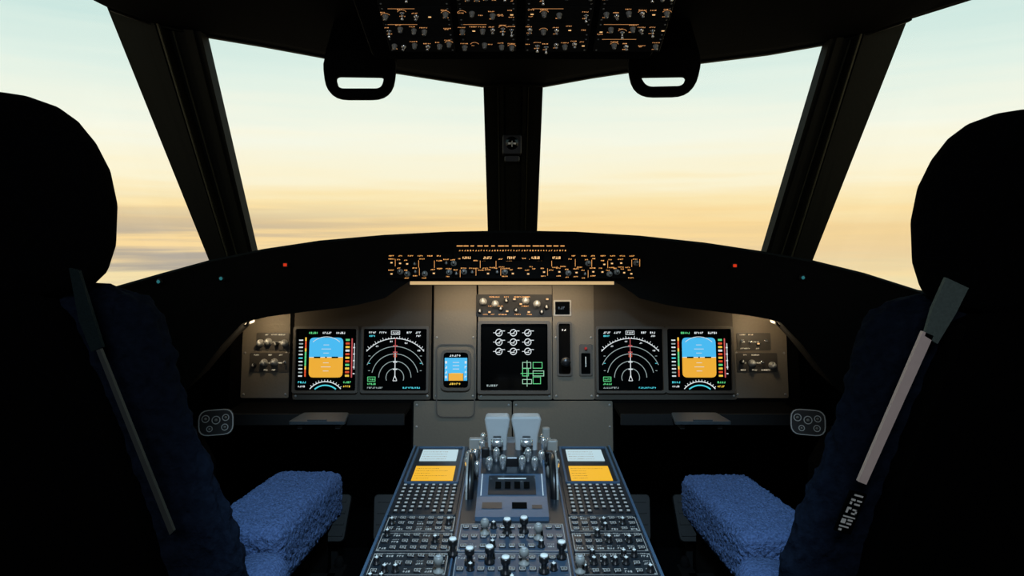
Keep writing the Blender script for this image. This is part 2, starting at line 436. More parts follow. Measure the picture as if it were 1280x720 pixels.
# ================================================================= OVERHEAD PANEL
v = Vector((0, -0.93, 0.366)).normalized(); nrm = Vector((1, 0, 0)).cross(v)
OV = Plane(PW(640, 66, 1.45), None, nrm)
tp = top('overhead_panel', 'black overhead switch panel with amber legends and silver switches', 'control panel', OV.M)
mbh = MB(); mbh.prism(rpoly([(-0.285, -0.03), (0.285, -0.03), (0.30, 0.45), (-0.30, 0.45)], 0.02), -0.10, -0.004, 0, 0.004)
part('housing', mbh.mesh('housing', [M_black]), tp)
kn = knob_mesh(0.0045, 0.009, M_kgrey, M_chrome, 'knob', 12); tg = toggle_mesh(0.0032, 0.014); bt = button_mesh(0.009, 0.007, 0.003, M_dark, E_amberb)
cols = [(486, 570), (576, 646), (655, 735), (741, 826)]
M_ovp = mat('overhead_plate', C(20, 19, 18), 0.6, scale=100, vary=0.1, spec=.15)
for ci, (xa, xb) in enumerate(cols):
    ua = OV.px(xa, 62)[0]; ub = OV.px(xb, 62)[0]
    ys = [0.002, 0.050, 0.095, 0.140, 0.20, 0.28, 0.36, 0.44]
    for r in range(len(ys)-1):
        va, vb = ys[r]+0.001, ys[r+1]-0.001; cw_, ch_ = ub-ua, vb-va
        mbp = MB(); mbp.rbox(0, 0, cw_-0.003, ch_, -0.004, 0.0, 0, 0.003, 0.0008)
        for sx in (-1, 1):
            for sy in (-1, 1):
                mbp.lathe(sx*(cw_/2-0.007), sy*(ch_/2-0.006), [(0.002, 0), (0.0015, 0.0008)], 8, 1)
        mod = (ua+ub)/2, (va+vb)/2
        nx = random.choice([5, 6, 7]) if r < 4 else 3
        for i in range(nx):
            uu = -cw_/2+cw_*(i+0.5+random.uniform(-.12, .12))/nx; vv = random.uniform(-0.006, 0.005)
            k = random.random()
            L = (uu+mod[0], vv+mod[1], 0)
            if k < 0.4: part('knob', kn, tp, L); dy = 0.009
            elif k < 0.7: part('toggle_switch', tg, tp, L, (random.choice([-.4, .4]), 0, 0)); dy = 0.008
            elif k < .85: part('push_button', bt, tp, L); dy = 0.008
            else: dy = 0
            if random.random() < 0.75: mbp.marks(uu-0.008, vv+dy, random.choice([3, 4, 5]), 0.0021, 0.0028, 0.0006, 2)
            if random.random() < 0.5: mbp.marks(uu-0.006, vv-dy-0.003, random.choice([2, 3, 4]), 0.0019, 0.0026, 0.0006, 2)
            if random.random() < 0.2: mbp.arc(uu, vv, 0.0085, 20, 160, 0.0009, 0.0006, 2, 10)
        if random.random() < 0.5:
            x0 = -cw_/2+.008+random.random()*.02; mbp.line(x0, ch_/2-0.005, x0+cw_*random.uniform(.3, .5), ch_/2-0.005, 0.0009, 0.0006, 2)
        part('panel_module', mbp.mesh('panel_module', [M_ovp, M_kgrey, E_amber]), tp, (mod[0], mod[1], 0))

# ================================================================= GLARESHIELD
arc_t = [(70, 383), (90, 375), (137, 360), (200, 342), (262, 325), (330, 311), (400, 300.5), (480, 293.5), (560, 289.5), (640, 288), (720, 289.5), (800, 294.5),
         (880, 303), (950, 313.5), (1015, 325), (1080, 341), (1140, 360), (1190, 376), (1210, 383)]
def bot(x):
    d = abs(x-640); T = [(0, 351), (131, 351), (142, 360), (160, 373), (200, 383), (260, 390), (300, 395), (335, 402), (362, 430), (400, 480), (450, 520), (620, 560)]
    for (a0, b0), (a1, b1) in zip(T, T[1:]):
        if d <= a1: return b0+(b1-b0)*(d-a0)/(a1-a0)
    return T[-1][1]
mb = MB(); secs = []
fine = []
for (p, q) in zip(arc_t, arc_t[1:]):
    for k in range(5): fine.append((p[0]+(q[0]-p[0])*k/5, p[1]+(q[1]-p[1])*k/5))
fine.append(arc_t[-1])
def YG(x): return 1.98-0.16*(abs(x-640)/500)**2
for x, y in fine:
    Yf = YG(x)
    t = PW(x, y, Yf); bq = PW(x, bot(x), Yf)
    secs.append([t+Vector((0, .55, -.12)), t+Vector((0, .2, -.03)), t+Vector((0, .02, -.001)), t, t+Vector((0, -.008, -.006)), t+Vector((0, -.006, -.02)),
                 bq+Vector((0, 0, .01)), bq, bq+Vector((0, .02, 0)), bq+Vector((0, .12, .02))])
k = len(secs[0]); vs = [p for s_ in secs for p in s_]; fs = []
for i in range(len(secs)-1):
    for j in range(k):
        j2 = (j+1) % k
        fs.append((i*k+j, (i+1)*k+j, (i+1)*k+j2, i*k+j2))
fs.append(tuple(range(k))); fs.append(tuple(reversed(range((len(secs)-1)*k, len(secs)*k))))
mb.add(vs, fs, 0, False)
gs = top('glareshield', 'wide curved black padded glareshield above the instrument panel', 'glareshield', Matrix.Identity(4))
part('coaming', fixn(mb.mesh('coaming', [M_glare])), gs)
lm = MB(); lm.rbox(0, 0, 0.02, 0.018, -0.02, 0.004, 0, 0.003, 0.001); lm.rbox(0, 0, 0.013, 0.011, 0.004, 0.006, 1, 0.002, 0.0005)
lmr = lm.mesh('warning_lamp', [M_dark, E_red])
for x, y in ((357, 331), (918, 332)):
    o = part('warning_lamp', lmr, gs, PW(x, y, YG(x)-0.008), (math.pi/2, 0, 0), 'red master warning lamp'); o.scale = (0.7, 0.7, 1)
lm = MB(); lm.lathe(0, 0, [(0.008, -0.02), (0.008, 0.002), (0.005, 0.005)], 12, 0); lm.lathe(0, 0, [(0.0045, 0.005), (0.003, 0.007)], 12, 1)
lmt = lm.mesh('indicator_lamp', [M_dark, E_teal])
for x, y in ((199, 352), (277, 348), (1003, 347)):
    part('indicator_lamp', lmt, gs, PW(x, y, YG(x)-0.008), (math.pi/2, 0, 0), 'small teal indicator lamp')

# mode control panel
MC = Plane(PW(640, 330, 1.955), None, (0, -1, 0))
tp = top('mode_control_panel', 'autopilot control panel with amber lit knobs and buttons on the glareshield', 'control panel', MC.M)
def mcp(x, y): return MC.px(x, y)
mb = MB()
for (x0, x1, y0, y1, z1) in ((484, 566, 317, 348, 0.004), (567, 713, 304, 348, 0.004), (714, 801, 317, 348, 0.004)):
    a_, b_ = mcp(x0, y1), mcp(x1, y0)
    mb.rbox((a_[0]+b_[0])/2, (a_[1]+b_[1])/2, b_[0]-a_[0], b_[1]-a_[1], -0.03, z1, 0, 0.004, 0.001)
kn2 = knob_mesh(0.0065, 0.014, M_kgrey, M_knob, 'knob', 14); kn3 = knob_mesh(0.005, 0.012, M_knob, M_kgrey, 'knob', 12)
bt2 = button_mesh(0.009, 0.008, 0.004, M_knob, E_amberb)
random.seed(3)
z = .0046
for ri, yy in enumerate((329, 341)):
    x = 490
    while x < 797:
        u_, v_ = mcp(x, yy+random.uniform(-1.5, 1.5))
        r = random.random()
        if not (ri == 0 and 574 < x < 706):
            it = ('knob', kn2) if r < .28 else ('knob', kn3) if r < .45 else ('push_button', bt2) if r < .85 else None
            if it: part(it[0], it[1], tp, (u_, v_, 0.004))
        if random.random() < 0.85: mb.marks(u_-0.009, v_+0.0085, random.choice([3, 4, 5]), 0.0022, 0.003, z, 1)
        if random.random() < 0.55: mb.marks(u_-0.008, v_-0.0125, random.choice([3, 4, 5]), 0.0022, 0.0028, z, 1)
        if random.random() < .25: mb.rect(u_+.009, v_-.01, u_+.0101, v_+.01, z, 1)
        x += random.uniform(8.6, 11.5)
for x in range(490, 800, 12):
    if 560 < x < 714: continue
    u2, v2 = mcp(x, 320.5)
    if random.random() < .8: mb.marks(u2-0.008, v2, random.choice([3, 4]), 0.0026, 0.0032, z, 1)
a_, b_ = mcp(571, 308), mcp(709, 306.8)
for i in range(16):
    t0 = i/16; u0 = a_[0]+(b_[0]-a_[0])*t0
    mb.rect(u0, a_[1], u0+(b_[0]-a_[0])/16*random.uniform(.5, .92), b_[1], z, 1)
mb.marks(mcp(574, 314)[0], mcp(574, 314)[1], 40, 0.003, 0.0038, z, 1, 1.45)
part('faceplate', mb.mesh('faceplate', [M_glare, E_amberm]), tp, label='dark faceplate with glowing amber legends')
for (x0, x1) in ((576, 592), (602, 622), (632, 652), (662, 680), (688, 704)):
    a_, b_ = mcp(x0, 326), mcp(x1, 318)
    win = MB(); win.box((a_[0]+b_[0])/2, (a_[1]+b_[1])/2, b_[0]-a_[0], b_[1]-a_[1], 0.003, 0.0055, 0)
    win.marks(a_[0]+0.005, a_[1]+0.005, 5, 0.0032, 0.007, 0.006, 1)
    part('display_window', win.mesh('display_window', [M_screen, E_amberb]), tp)

mb = MB()
p0 = PW(511, 353.5, 1.985); p1 = PW(769, 353.5, 1.985)
mb.box(0, 0, p1.x-p0.x, 0.018, -0.006, 0.006, 0); mb.box(0, -0.010, p1.x-p0.x-0.01, 0.004, -0.0045, 0.0045, 1)
tp = top('flood_light_strip', 'slim warm glowing flood light tube under the glareshield', 'lamp', Matrix.Translation(((p0.x+p1.x)/2, 1.985, p0.z)))
part('tube', mb.mesh('tube', [M_dark, E_warm]), tp)

def area(name, loc, rot, sx, sy, pw, col):
    l = bpy.data.lights.new(name, 'AREA'); l.shape = 'RECTANGLE'; l.size = sx; l.size_y = sy; l.energy = pw; l.color = col
    o = bpy.data.objects.new(name, l); o.location = loc; o.rotation_euler = rot; link(o); return o
area('flood_light', (0, 2.06, 1.02), (math.radians(16), 0, 0), 0.46, 0.02, 1.15, (1, .80, .55))

# ================================================================= MAIN INSTRUMENT PANEL
MP = Plane((0, 2.16, 0.90), None, (0, -1, 0.10))
tp = top('instrument_panel', 'grey brown main instrument panel with bolted plates lit by warm floodlight', 'instrument panel', MP.M)
def R(x0, x1, y0, y1, P=MP):
    a_, b_ = P.px(x0, y1), P.px(x1, y0)
    return (a_[0]+b_[0])/2, (a_[1]+b_[1])/2, b_[0]-a_[0], b_[1]-a_[1]
mb = MB()
cx, cy, ww, hh = R(285, 995, 345, 512); mb.box(cx, cy, ww, hh, -0.05, -0.004, 0)
cx, cy, ww, hh = R(514, 768, 512, 572); mb.box(cx, cy, ww, hh, -0.05, -0.004, 0)
cx, cy, ww, hh = R(520, 760, 572, 674); mb.box(cx, cy, ww, hh, -0.05, -0.004, 0)
part('backing_plate', mb.mesh('backing_plate', [M_black]), tp)
M_pans = mat('panel_paint_shaded', C(64, 59, 52), 0.65, bump=0.08, scale=150, vary=0.08, spec=0.2)  # darker copy of the panel paint, shade below the glareshield put into colour
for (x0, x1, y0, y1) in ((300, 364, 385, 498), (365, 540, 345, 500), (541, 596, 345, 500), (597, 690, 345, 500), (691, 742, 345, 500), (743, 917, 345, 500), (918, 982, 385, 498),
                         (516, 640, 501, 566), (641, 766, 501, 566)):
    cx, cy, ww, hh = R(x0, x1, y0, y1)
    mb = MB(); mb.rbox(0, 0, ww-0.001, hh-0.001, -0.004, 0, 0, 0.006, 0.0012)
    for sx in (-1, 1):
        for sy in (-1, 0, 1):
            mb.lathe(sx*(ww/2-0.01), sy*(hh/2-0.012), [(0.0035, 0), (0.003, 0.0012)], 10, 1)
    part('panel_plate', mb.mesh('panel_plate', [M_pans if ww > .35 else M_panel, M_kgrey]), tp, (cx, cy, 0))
mb = MB()
o_ = rpoly([MP.px(545, 522), MP.px(594, 522), MP.px(594, 430), MP.px(545, 430)], .02); i_ = rpoly([MP.px(546.5, 520.5), MP.px(592.5, 520.5), MP.px(592.5, 431.5), MP.px(546.5, 431.5)], .018)
mb.ring(o_, i_, 0, 0.003); part('raised_border', fixn(mb.mesh('raised_border', [M_bezel])), tp)

def scr(w_, h_):
    mb = MB(); mb.rbox(0, 0, w_, h_, 0.0, 0.003, 0, 0.004, 0.0005); return mb
px_ = 2.16/F
def draw_pfd(mb):
    k = px_; z = 0.0034
    mb.flat([(x*k, y*k) for x, y in rpoly([(-21, 1), (21, 1), (21, 27), (-21, 27)], 6)], z, SK)
    mb.flat([(x*k, y*k) for x, y in rpoly([(-21, -22), (21, -22), (21, 4), (-21, 4)], 6)], z+.0001, GD)
    mb.rect(-21*k, 2.4*k, 21*k, 10*k, z+.0002, SK); mb.rect(-21*k, -3*k, 21*k, 2.4*k, z+.0002, GD)
    mb.rect(-21*k, 2.4*k, 21*k, 3.2*k, z+.0003, W_)
    for y in (8, 13, 18, -4, -9, -14):
        hw = 6 if y in (13, -9) else 3.5
        mb.rect(-hw*k, (y-.3)*k, hw*k, (y+.3)*k, z+.0004, W_)
    mb.rect(-15*k, 1.7*k, -7*k, 3.6*k, z+.0005, 0); mb.rect(7*k, 1.7*k, 15*k, 3.6*k, z+.0005, 0); mb.rect(-.9*k, 1.8*k, .9*k, 3.6*k, z+.0005, 0)
    mb.arc(0, 3*k, 25*k, 48, 132, 0.7*k, z+.0004, W_, 14)
    for i in range(11):
        y = -21+i*4.4
        mb.rect(-34*k, y*k, -29*k, (y+1.6)*k, z, [W_, G_, W_, G_, W_, CY, W_, G_, W_, G_, W_][i])
        mb.rect(-26.5*k, y*k, -24.5*k, (y+4.2)*k, z, [RD, RD, YL, GR, GR, GR, GR, YL, RD, RD, YL][i])
        mb.rect(24*k, y*k, 29*k, (y+2.4)*k, z, [YL, RD, YL, GR, RD, YL, RD, W_, YL, RD, GR][i])
    mb.rect(31.2*k, -22*k, 32.8*k, 26*k, z, MG); mb.rect(34.5*k, -12*k, 35.4*k, 20*k, z, W_)
    for i in range(5): mb.rect(33.5*k, (-18+i*8)*k, 35.8*k, (-16.6+i*8)*k, z, W_)
    mb.marks(-22*k, 31.5*k, 5, 1.6*k, 2.6*k, z, GR); mb.marks(-5*k, 31.5*k, 5, 1.6*k, 2.6*k, z, W_); mb.marks(12*k, 31.5*k, 5, 1.6*k, 2.6*k, z, W_)
    mb.arc(0, -52*k, 25*k, 40, 140, 1.1*k, z, W_, 18); mb.arc(0, -52*k, 20.5*k, 50, 130, 1.6*k, z, CY, 14)
    for a0 in range(44, 140, 8):
        t = math.radians(a0); mb.line(25*k*math.cos(t), -52*k+25*k*math.sin(t), 27.5*k*math.cos(t), -52*k+27.5*k*math.sin(t), .7*k, z, W_)
    mb.marks(-34*k, -29*k, 4, 1.8*k, 2.4*k, z, CY); mb.marks(22*k, -29*k, 4, 1.8*k, 2.4*k, z, GR)
    mb.marks(-34*k, -34*k, 4, 1.6*k, 2.2*k, z, W_); mb.marks(22*k, -34*k, 4, 1.6*k, 2.2*k, z, YL)
def draw_nd(mb):
    k = px_; z = 0.0034; c = -22
    for r, col, wd, a0 in ((48, W_, 1.0, 42), (38, G_, .8, 24), (29, G_, .8, 12), (20, G_, .8, 0), (11, G_, .8, -20)):
        mb.arc(0, c*k, r*k, a0, 180-a0, wd*k, z, col, 32)
    for a0 in range(44, 140, 4):
        t = math.radians(a0); L = 51.2 if a0 % 12 == 0 else 49.8
        mb.line(48*k*math.cos(t), (c+48*math.sin(t))*k, L*k*math.cos(t), (c+L*math.sin(t))*k, .6*k, z, W_)
        if a0 % 24 == 0: mb.marks(44.5*k*math.cos(t)-2*k, (c+44.5*math.sin(t)-1)*k, 2, 1.3*k, 1.9*k, z, W_)
    mb.rect(-.5*k, c*k, .5*k, 10*k, z+.0002, W_); mb.rect(-.45*k, 10*k, .45*k, 26*k, z+.0002, MG)
    for y, cc in ((-12, W_), (-3, W_), (9, MG), (17, MG)):
        mb.rect(-2.6*k, (y-.7)*k, 2.6*k, (y+.7)*k, z+.0003, cc)
    mb.frame(-2*k, 3*k, 2*k, 7*k, .6*k, z+.0003, RD)
    mb.line(-2.4*k, (c-4)*k, 0, (c+3)*k, .8*k, z+.0003, W_); mb.line(2.4*k, (c-4)*k, 0, (c+3)*k, .8*k, z+.0003, W_); mb.line(-2.4*k, (c-4)*k, 2.4*k, (c-4)*k, .8*k, z+.0003, W_)
    mb.frame(-5.5*k, 30.5*k, 5.5*k, 35.5*k, .6*k, z, W_); mb.marks(-3.6*k, 31.8*k, 4, 1.4*k, 2.4*k, z, W_)
    mb.marks(-33*k, 32*k, 4, 1.6*k, 2.4*k, z, W_); mb.marks(-20*k, 32*k, 4, 1.6*k, 2.4*k, z, W_); mb.marks(-33*k, 28*k, 4, 1.4*k, 2*k, z, CY); mb.marks(14*k, 32*k, 3, 1.6*k, 2.4*k, z, W_); mb.marks(25*k, 32*k, 3, 1.6*k, 2.4*k, z, W_)
    mb.marks(26*k, 28*k, 3, 1.4*k, 2*k, z, W_)
    for q in (-32, 32):
        for j in range(3): mb.rect((q-1.2)*k, (-14+j*9)*k, (q+1.2)*k, (-13.3+j*9)*k, z, CY if j == 1 else G_)
    mb.frame(-34*k, -27*k, -24*k, -21*k, .7*k, z, GR); mb.marks(-32.5*k, -25.4*k, 4, 1.4*k, 2.2*k, z, GR); mb.marks(-34*k, -31*k, 5, 1.5*k, 2.2*k, z, GR)
    mb.marks(-34*k, -35.5*k, 9, 1.5*k, 2*k, z, G_); mb.marks(10*k, -35.5*k, 10, 1.5*k, 2*k, z, CY)
def display(x0, x1, y0, y1, draw, label, name='display_unit', bw=0.008, cat='display screen', group='flight display screens', rad=.008):
    cx, cy, ww, hh = R(x0, x1, y0, y1)
    tp = top(name, label, cat, at(MP.M, cx, cy, 0.001), group)
    mb = MB()
    o_ = rpoly([(-ww/2, -hh/2), (ww/2, -hh/2), (ww/2, hh/2), (-ww/2, hh/2)], rad)
    i_ = rpoly([(-ww/2+bw, -hh/2+bw), (ww/2-bw, -hh/2+bw), (ww/2-bw, hh/2-bw), (-ww/2+bw, hh/2-bw)], rad*.6)
    mb.ring(o_, i_, -0.004, 0.012); part('bezel', fixn(mb.mesh('bezel', [M_bezel])), tp)
    mb = scr(ww-2*bw, hh-2*bw); draw(mb)
    part('screen', mb.mesh('screen', SCR), tp)
    return tp
display(366, 449.5, 408, 491, draw_pfd, 'flight display showing blue sky and orange ground attitude', bw=.007)
display(451, 537, 408, 491, draw_nd, 'navigation display showing concentric compass arcs', bw=.007)
display(745, 830, 408, 491, draw_nd, 'navigation display showing concentric compass arcs', bw=.007)
display(831.5, 915, 408, 491, draw_pfd, 'flight display showing blue sky and orange ground attitude', bw=.007)
def draw_eng(mb):
    k = px_; z = 0.0034
    for r in range(3):
        for c in range(3):
            x = (-19+c*18); y = 30-r*11.5
            mb.arc(x*k, y*k, 4.0*k, 0, 360, 1.0*k, z, W_, 18)
            mb.line(x*k, y*k, (x+2.6)*k, (y+2.0)*k, .9*k, z+.0001, W_)
            mb.rect((x-3)*k, (y-1.6)*k, (x+1.5)*k, (y-.6)*k, z, W_)
            mb.rect((x-7)*k, (y-.4)*k, (x-4)*k, (y+.4)*k, z, W_)
            mb.rect((x+4)*k, (y+1.8)*k, (x+7.5)*k, (y+2.7)*k, z, W_)
    for c, r, w0, h0 in ((0, 0, 11, 8), (1, 0, 12, 8), (0, 1, 8, 10), (1, 1, 14, 7), (0, 2, 12, 6), (1, 2, 10, 9)):
        x0, y0 = 10+c*13, -14-r*9.5
        mb.frame(x0*k, y0*k, (x0+w0)*k, (y0+h0)*k, .8*k, z, GR if (c+r) % 2 else 10)
    mb.line(16*k, -36*k, 16*k, -4*k, .8*k, z, 10); mb.line(8*k, -20*k, 36*k, -20*k, .8*k, z, GR)
    mb.marks(-34*k, -36*k, 5, 2*k, 2.4*k, z, G_)
SCR.append(emi('display_pale_green', C(170, 225, 190), .8))
display(597, 688, 401, 492, draw_eng, 'central engine display with white gauge rings and green boxes', bw=0.009)
def draw_stby(mb):
    k = px_; z = 0.0034
    mb.rect(-14*k, -4*k, 14*k, 15*k, z, SK); mb.rect(-9*k, -13*k, 9*k, -4*k, z, GD); mb.rect(-14*k, -13*k, -9.5*k, -4*k, z, SK); mb.rect(9.5*k, -13*k, 14*k, -4*k, z, SK)
    mb.rect(-6*k, -4.5*k, 6*k, -3.6*k, z+.0002, YL)
    for y in (1, 5, 9): mb.rect(-4*k, y*k, 4*k, (y+.7)*k, z+.0002, W_)
    for y in (-10, -4, 2, 8): mb.marks(-13.5*k, y*k, 1, 2.5*k, 3*k, z+.0002, W_); mb.marks(10.8*k, y*k, 1, 2.4*k, 3*k, z+.0002, W_)
    mb.marks(-8*k, 16.5*k, 5, 2*k, 2.4*k, z, W_); mb.marks(-8*k, -18*k, 5, 2*k, 2.4*k, z, YL)
display(551, 589, 437, 488, draw_stby, 'small standby attitude display with rounded bezel, mostly blue', name='standby_display', bw=0.008, rad=.02)

k_w = knob_mesh(0.009, 0.018, M_kgrey, M_lever, 'knob', 16); k_s = knob_mesh(0.006, 0.014, M_knob, M_kgrey, 'knob', 12)
bt3 = button_mesh(0.012, 0.010, 0.005, M_knob, E_amberb)
MK = {'w': ('knob', k_w), 's': ('knob', k_s), 'b': ('push_button', bt3), 't': ('toggle_switch', tg)}
def module(name, label, cat, x0, x1, y0, y1, items, mt=M_bezel, ntext=6, group=None, emt=E_amber):
    cx, cy, ww, hh = R(x0, x1, y0, y1)
    tp = top(name, label, cat, MP.M.copy(), group)
    mb = MB(); mb.rbox(cx, cy, ww, hh, -0.002, 0.002, 0, 0.004, 0.0008)
    for i in range(ntext):
        u_ = cx+random.uniform(-.42, .25)*ww; v_ = cy+random.choice([-.42, .36, -.05])*hh
        mb.marks(u_, v_, random.choice([3, 4, 5]), 0.0026, 0.0034, 0.0026, 1)
    part('faceplate', mb.mesh('faceplate', [mt, emt]), tp)
    for x, y, k in items:
        u_, v_ = MP.px(x, y); nm, me = MK[k]; part(nm, me, tp, (u_, v_, 0.002))
    return tp
module('standby_engine_module', 'row of small dials and selector knobs above the engine display', 'control panel', 595, 690, 368, 396,
       [(604, 377, 'w'), (619, 380, 'w'), (633, 376, 's'), (645, 388, 's'), (657, 376, 'w'), (671, 380, 'w'), (683, 384, 's'), (612, 390, 'b'), (634, 389, 'b'), (661, 390, 'b'), (600, 389, 's'), (626, 386, 's'), (677, 390, 's'), (651, 380, 'b'), (643, 374, 'b'), (684, 374, 'b')], mt=M_dark, ntext=20, emt=E_amberm)
module('clock_display', 'small black digital clock display with pale border', 'clock', 692, 714, 375, 395, [], mt=M_kgrey, ntext=0)
cx, cy, ww, hh = R(694, 712, 377, 393)
ck = MB(); ck.rbox(cx, cy, ww, hh, 0.002, 0.004, 0, 0.002, 0.0004); ck.marks(cx-ww*.3, cy-hh*.1, 3, .005, .008, .0045, 1)
part('screen', ck.mesh('screen', [M_screen, emi('dim_blue', C(60, 90, 110), .5)]), bpy.data.objects['clock_display'])
for sx in (0, 1):
    xs = [(312, 362), (921, 971)][sx]; x0 = xs[0]
    for (ya, yb) in ((416, 438), (441, 465)):
        a0 = x0+(8 if (ya < 430 and sx == 0) else 0); a1 = xs[1]-(8 if (ya < 430 and sx == 1) else 0)
        its = []
        for i in range(4): its.append((a0+6+i*(a1-a0-12)/3, (ya+yb)/2+1+random.uniform(-3, 3), random.choice('wwbst')))
        module('switch_module', 'small grey switch module with selector knobs beside the flight display', 'control panel', a0, a1, ya, yb, its, mt=mat('module_plate', C(60, 56, 50), .5, vary=.1), ntext=9, group='outboard switch modules', emt=emi('legend_cream', C(240, 225, 190), .75))

cx, cy, ww, hh = R(696, 715, 402, 470)
tp = top('landing_gear_lever', 'landing gear lever in a dark vertical slot', 'lever', at(MP.M, cx, cy))
mb = MB(); mb.ring(rpoly([(-ww/2, -hh/2), (ww/2, -hh/2), (ww/2, hh/2), (-ww/2, hh/2)], .01), rpoly([(-ww/2+.006, -hh/2+.006), (ww/2-.006, -hh/2+.006), (ww/2-.006, hh/2-.006), (-ww/2+.006, hh/2-.006)], .006), -.002, .006, 0)
mb.box(0, 0, ww-.012, hh-.012, -.002, .001, 1); mb.marks(-.008, hh*.33, 2, .005, .005, .0012, 2)
part('slot_plate', fixn(mb.mesh('slot_plate', [M_bezel, M_black, M_white])), tp)
mb = MB(); mb.box(0, -.035, .010, .012, 0, .05, 0); mb.lathe(0, -.035, [(.008, .046), (.014, .05), (.014, .062), (.008, .066)], 18, 1)
part('lever_handle', mb.mesh('lever_handle', [M_kgrey, M_knob]), tp)
cx, cy, ww, hh = R(724, 740, 430, 470)
tp = top('brake_pressure_gauge', 'narrow vertical gauge with red tipped switch', 'gauge', at(MP.M, cx, cy))
mb = MB(); mb.rbox(0, 0, ww, hh, -.002, .004, 0, .005, .001); mb.rbox(0, -.01, ww*.7, hh*.65, .004, .0045, 1, .003, .0003); mb.rect(-.001, -.02, .001, .01, .0052, 2); mb.rbox(0, hh*.36, .008, .008, .004, .012, 3, .003, .001)
part('gauge_face', mb.mesh('gauge_face', [M_bezel, M_screen, M_white, mat('red_cap', C(160, 30, 20), .4)]), tp)

for i, (x, y, s_) in enumerate(((306, 403, -1), (975, 403, 1))):
    p = PW(x, y, 1.98)
    tp = top('spot_lamp', 'tiny glowing round reading lamp under the glareshield edge', 'lamp', Matrix.Translation(p)@Matrix.Rotation(math.pi/2, 4, 'X'), 'panel spot lamps')
    mb = MB(); mb.lathe(0, 0, [(0.009, -0.05), (0.011, 0.0), (0.009, 0.003)], 14, 0); part('housing', mb.mesh('housing', [M_dark]), tp)
    mb = MB(); mb.lathe(0, 0, [(0.006, 0.003), (0.004, 0.005)], 14, 0); part('lens', mb.mesh('lens', [E_lamp]), tp)
    l = bpy.data.lights.new('spot_lamp_light', 'POINT'); l.energy = 0.5; l.color = (1, .76, .46); l.shadow_soft_size = 0.01
    o = bpy.data.objects.new('spot_lamp_light', l); o.location = (p.x*0.97, 2.07, p.z-0.014); link(o)

for sx in (-1, 1):
    xa, xb = (300, 513) if sx < 0 else (768, 982)
    pa = PW(xa, 505, 2.12); pb = PW(xb, 505, 2.12)
    mb = MB(); mb.box(0, 0, pb.x-pa.x, 0.14, -0.012, 0.0); mb.box(0, -0.072, pb.x-pa.x, 0.006, -0.03, 0.0, 1)
    o = top('panel_shelf', 'dark ledge below the instrument panel', 'shelf', Matrix.Translation(((pa.x+pb.x)/2, 2.07, pa.z)), 'panel ledges', mb.mesh('panel_shelf', [M_black, M_dark]))
    xc = 402 if sx < 0 else 873
    p = PW(xc, 521, 1.94)
    mb = MB(); mb.prism(rpoly([(-.075, -.05), (.075, -.05), (.062, .05), (-.062, .05)], .008), -.008, 0, 0, .001)
    mb.box(0, -.045, .05, .006, 0, .004, 0)
    tp = top('folding_table', 'small dark grey fold-out table under the flight displays', 'table', Matrix.Translation(p), 'fold-out tables')
    part('table_top', mb.mesh('table_top', [mat('table_grey', C(44, 50, 54), .45)]), tp)
    for q in (-.05, .05):
        mb = MB(); mb.box(q, .05, .012, .16, -.025, -.008)
        part('slide_rail', mb.mesh('slide_rail', [M_dark]), tp)
    for q in (-.09, .09):
        tp = top('rudder_pedal', 'dark metal rudder pedal in the footwell', 'pedal', Matrix.Translation((sx*.47+q, 2.25, .28)), 'rudder pedals')
        mb = MB(); mb.prism(rpoly([(-.045, -.07), (.045, -.07), (.055, .07), (-.055, .07)], .015), 0, .015, 0, .002)
        for j in range(4): mb.box(0, -.05+j*.033, .08, .008, .015, .019)
        part('foot_plate', mb.mesh('foot_plate', [M_dark]), tp, rot=(math.radians(60), 0, 0))
        mb = MB(); mb.box(0, .03, .02, .02, -.28, .0); part('pedal_arm', mb.mesh('pedal_arm', [M_dark]), tp)

for sx in (-1, 1):
    tp = top('side_console', 'black side console with round pale ringed jacks', 'console', Matrix.Translation((sx*.98, 1.55, 0)), 'side consoles')
    mb = MB()
    prof = [(-sx*.17, 0), (-sx*.17, .55), (-sx*.12, .64), (sx*.17, .66), (sx*.17, 0)]
    hexa(mb, [(x, .13, z) for x, z in prof], [(x, .42, z) for x, z in prof])
    part('body', fixn(mb.mesh('body', [M_black])), tp)
    xc = 270 if sx < 0 else 1010
    mb = MB()
    oc = [(-.045, -.035), (.045, -.035), (.045, .035), (-.045, .035)]
    mb.prism(rpoly(oc, .025), -.02, 0, 0, .002)
    mb.ring(rpoly([(x*.97, y*.96) for x, y in oc], .025), rpoly([(x*.91, y*.90) for x, y in oc], .023), 0, .0015, 1)
    for (a0, b0, r) in ((-.026, .011, .009), (0, .006, .010), (.024, .011, .008), (.022, -.014, .008), (-.016, -.016, .007)):
        mb.arc(a0, b0, r, 0, 360, .0022, .0012, 1, 16); mb.lathe(a0, b0, [(r*.4, 0), (r*.4, .004)], 10, 2)
    o = part('jack_panel', fixn(mb.mesh('jack_panel', [M_dark, M_lever, M_kgrey])), tp)
    n_ = Vector((-sx*.35, -1, .25)).normalized(); uu = Vector((0, 0, 1)).cross(n_).normalized(); vv = n_.cross(uu)
    pw = PW(xc, 528, 1.93)-Vector((sx*.98, 1.55, 0))
    o.matrix_local = Matrix(((uu.x, vv.x, n_.x, pw.x), (uu.y, vv.y, n_.y, pw.y), (uu.z, vv.z, n_.z, pw.z), (0, 0, 0, 1)))

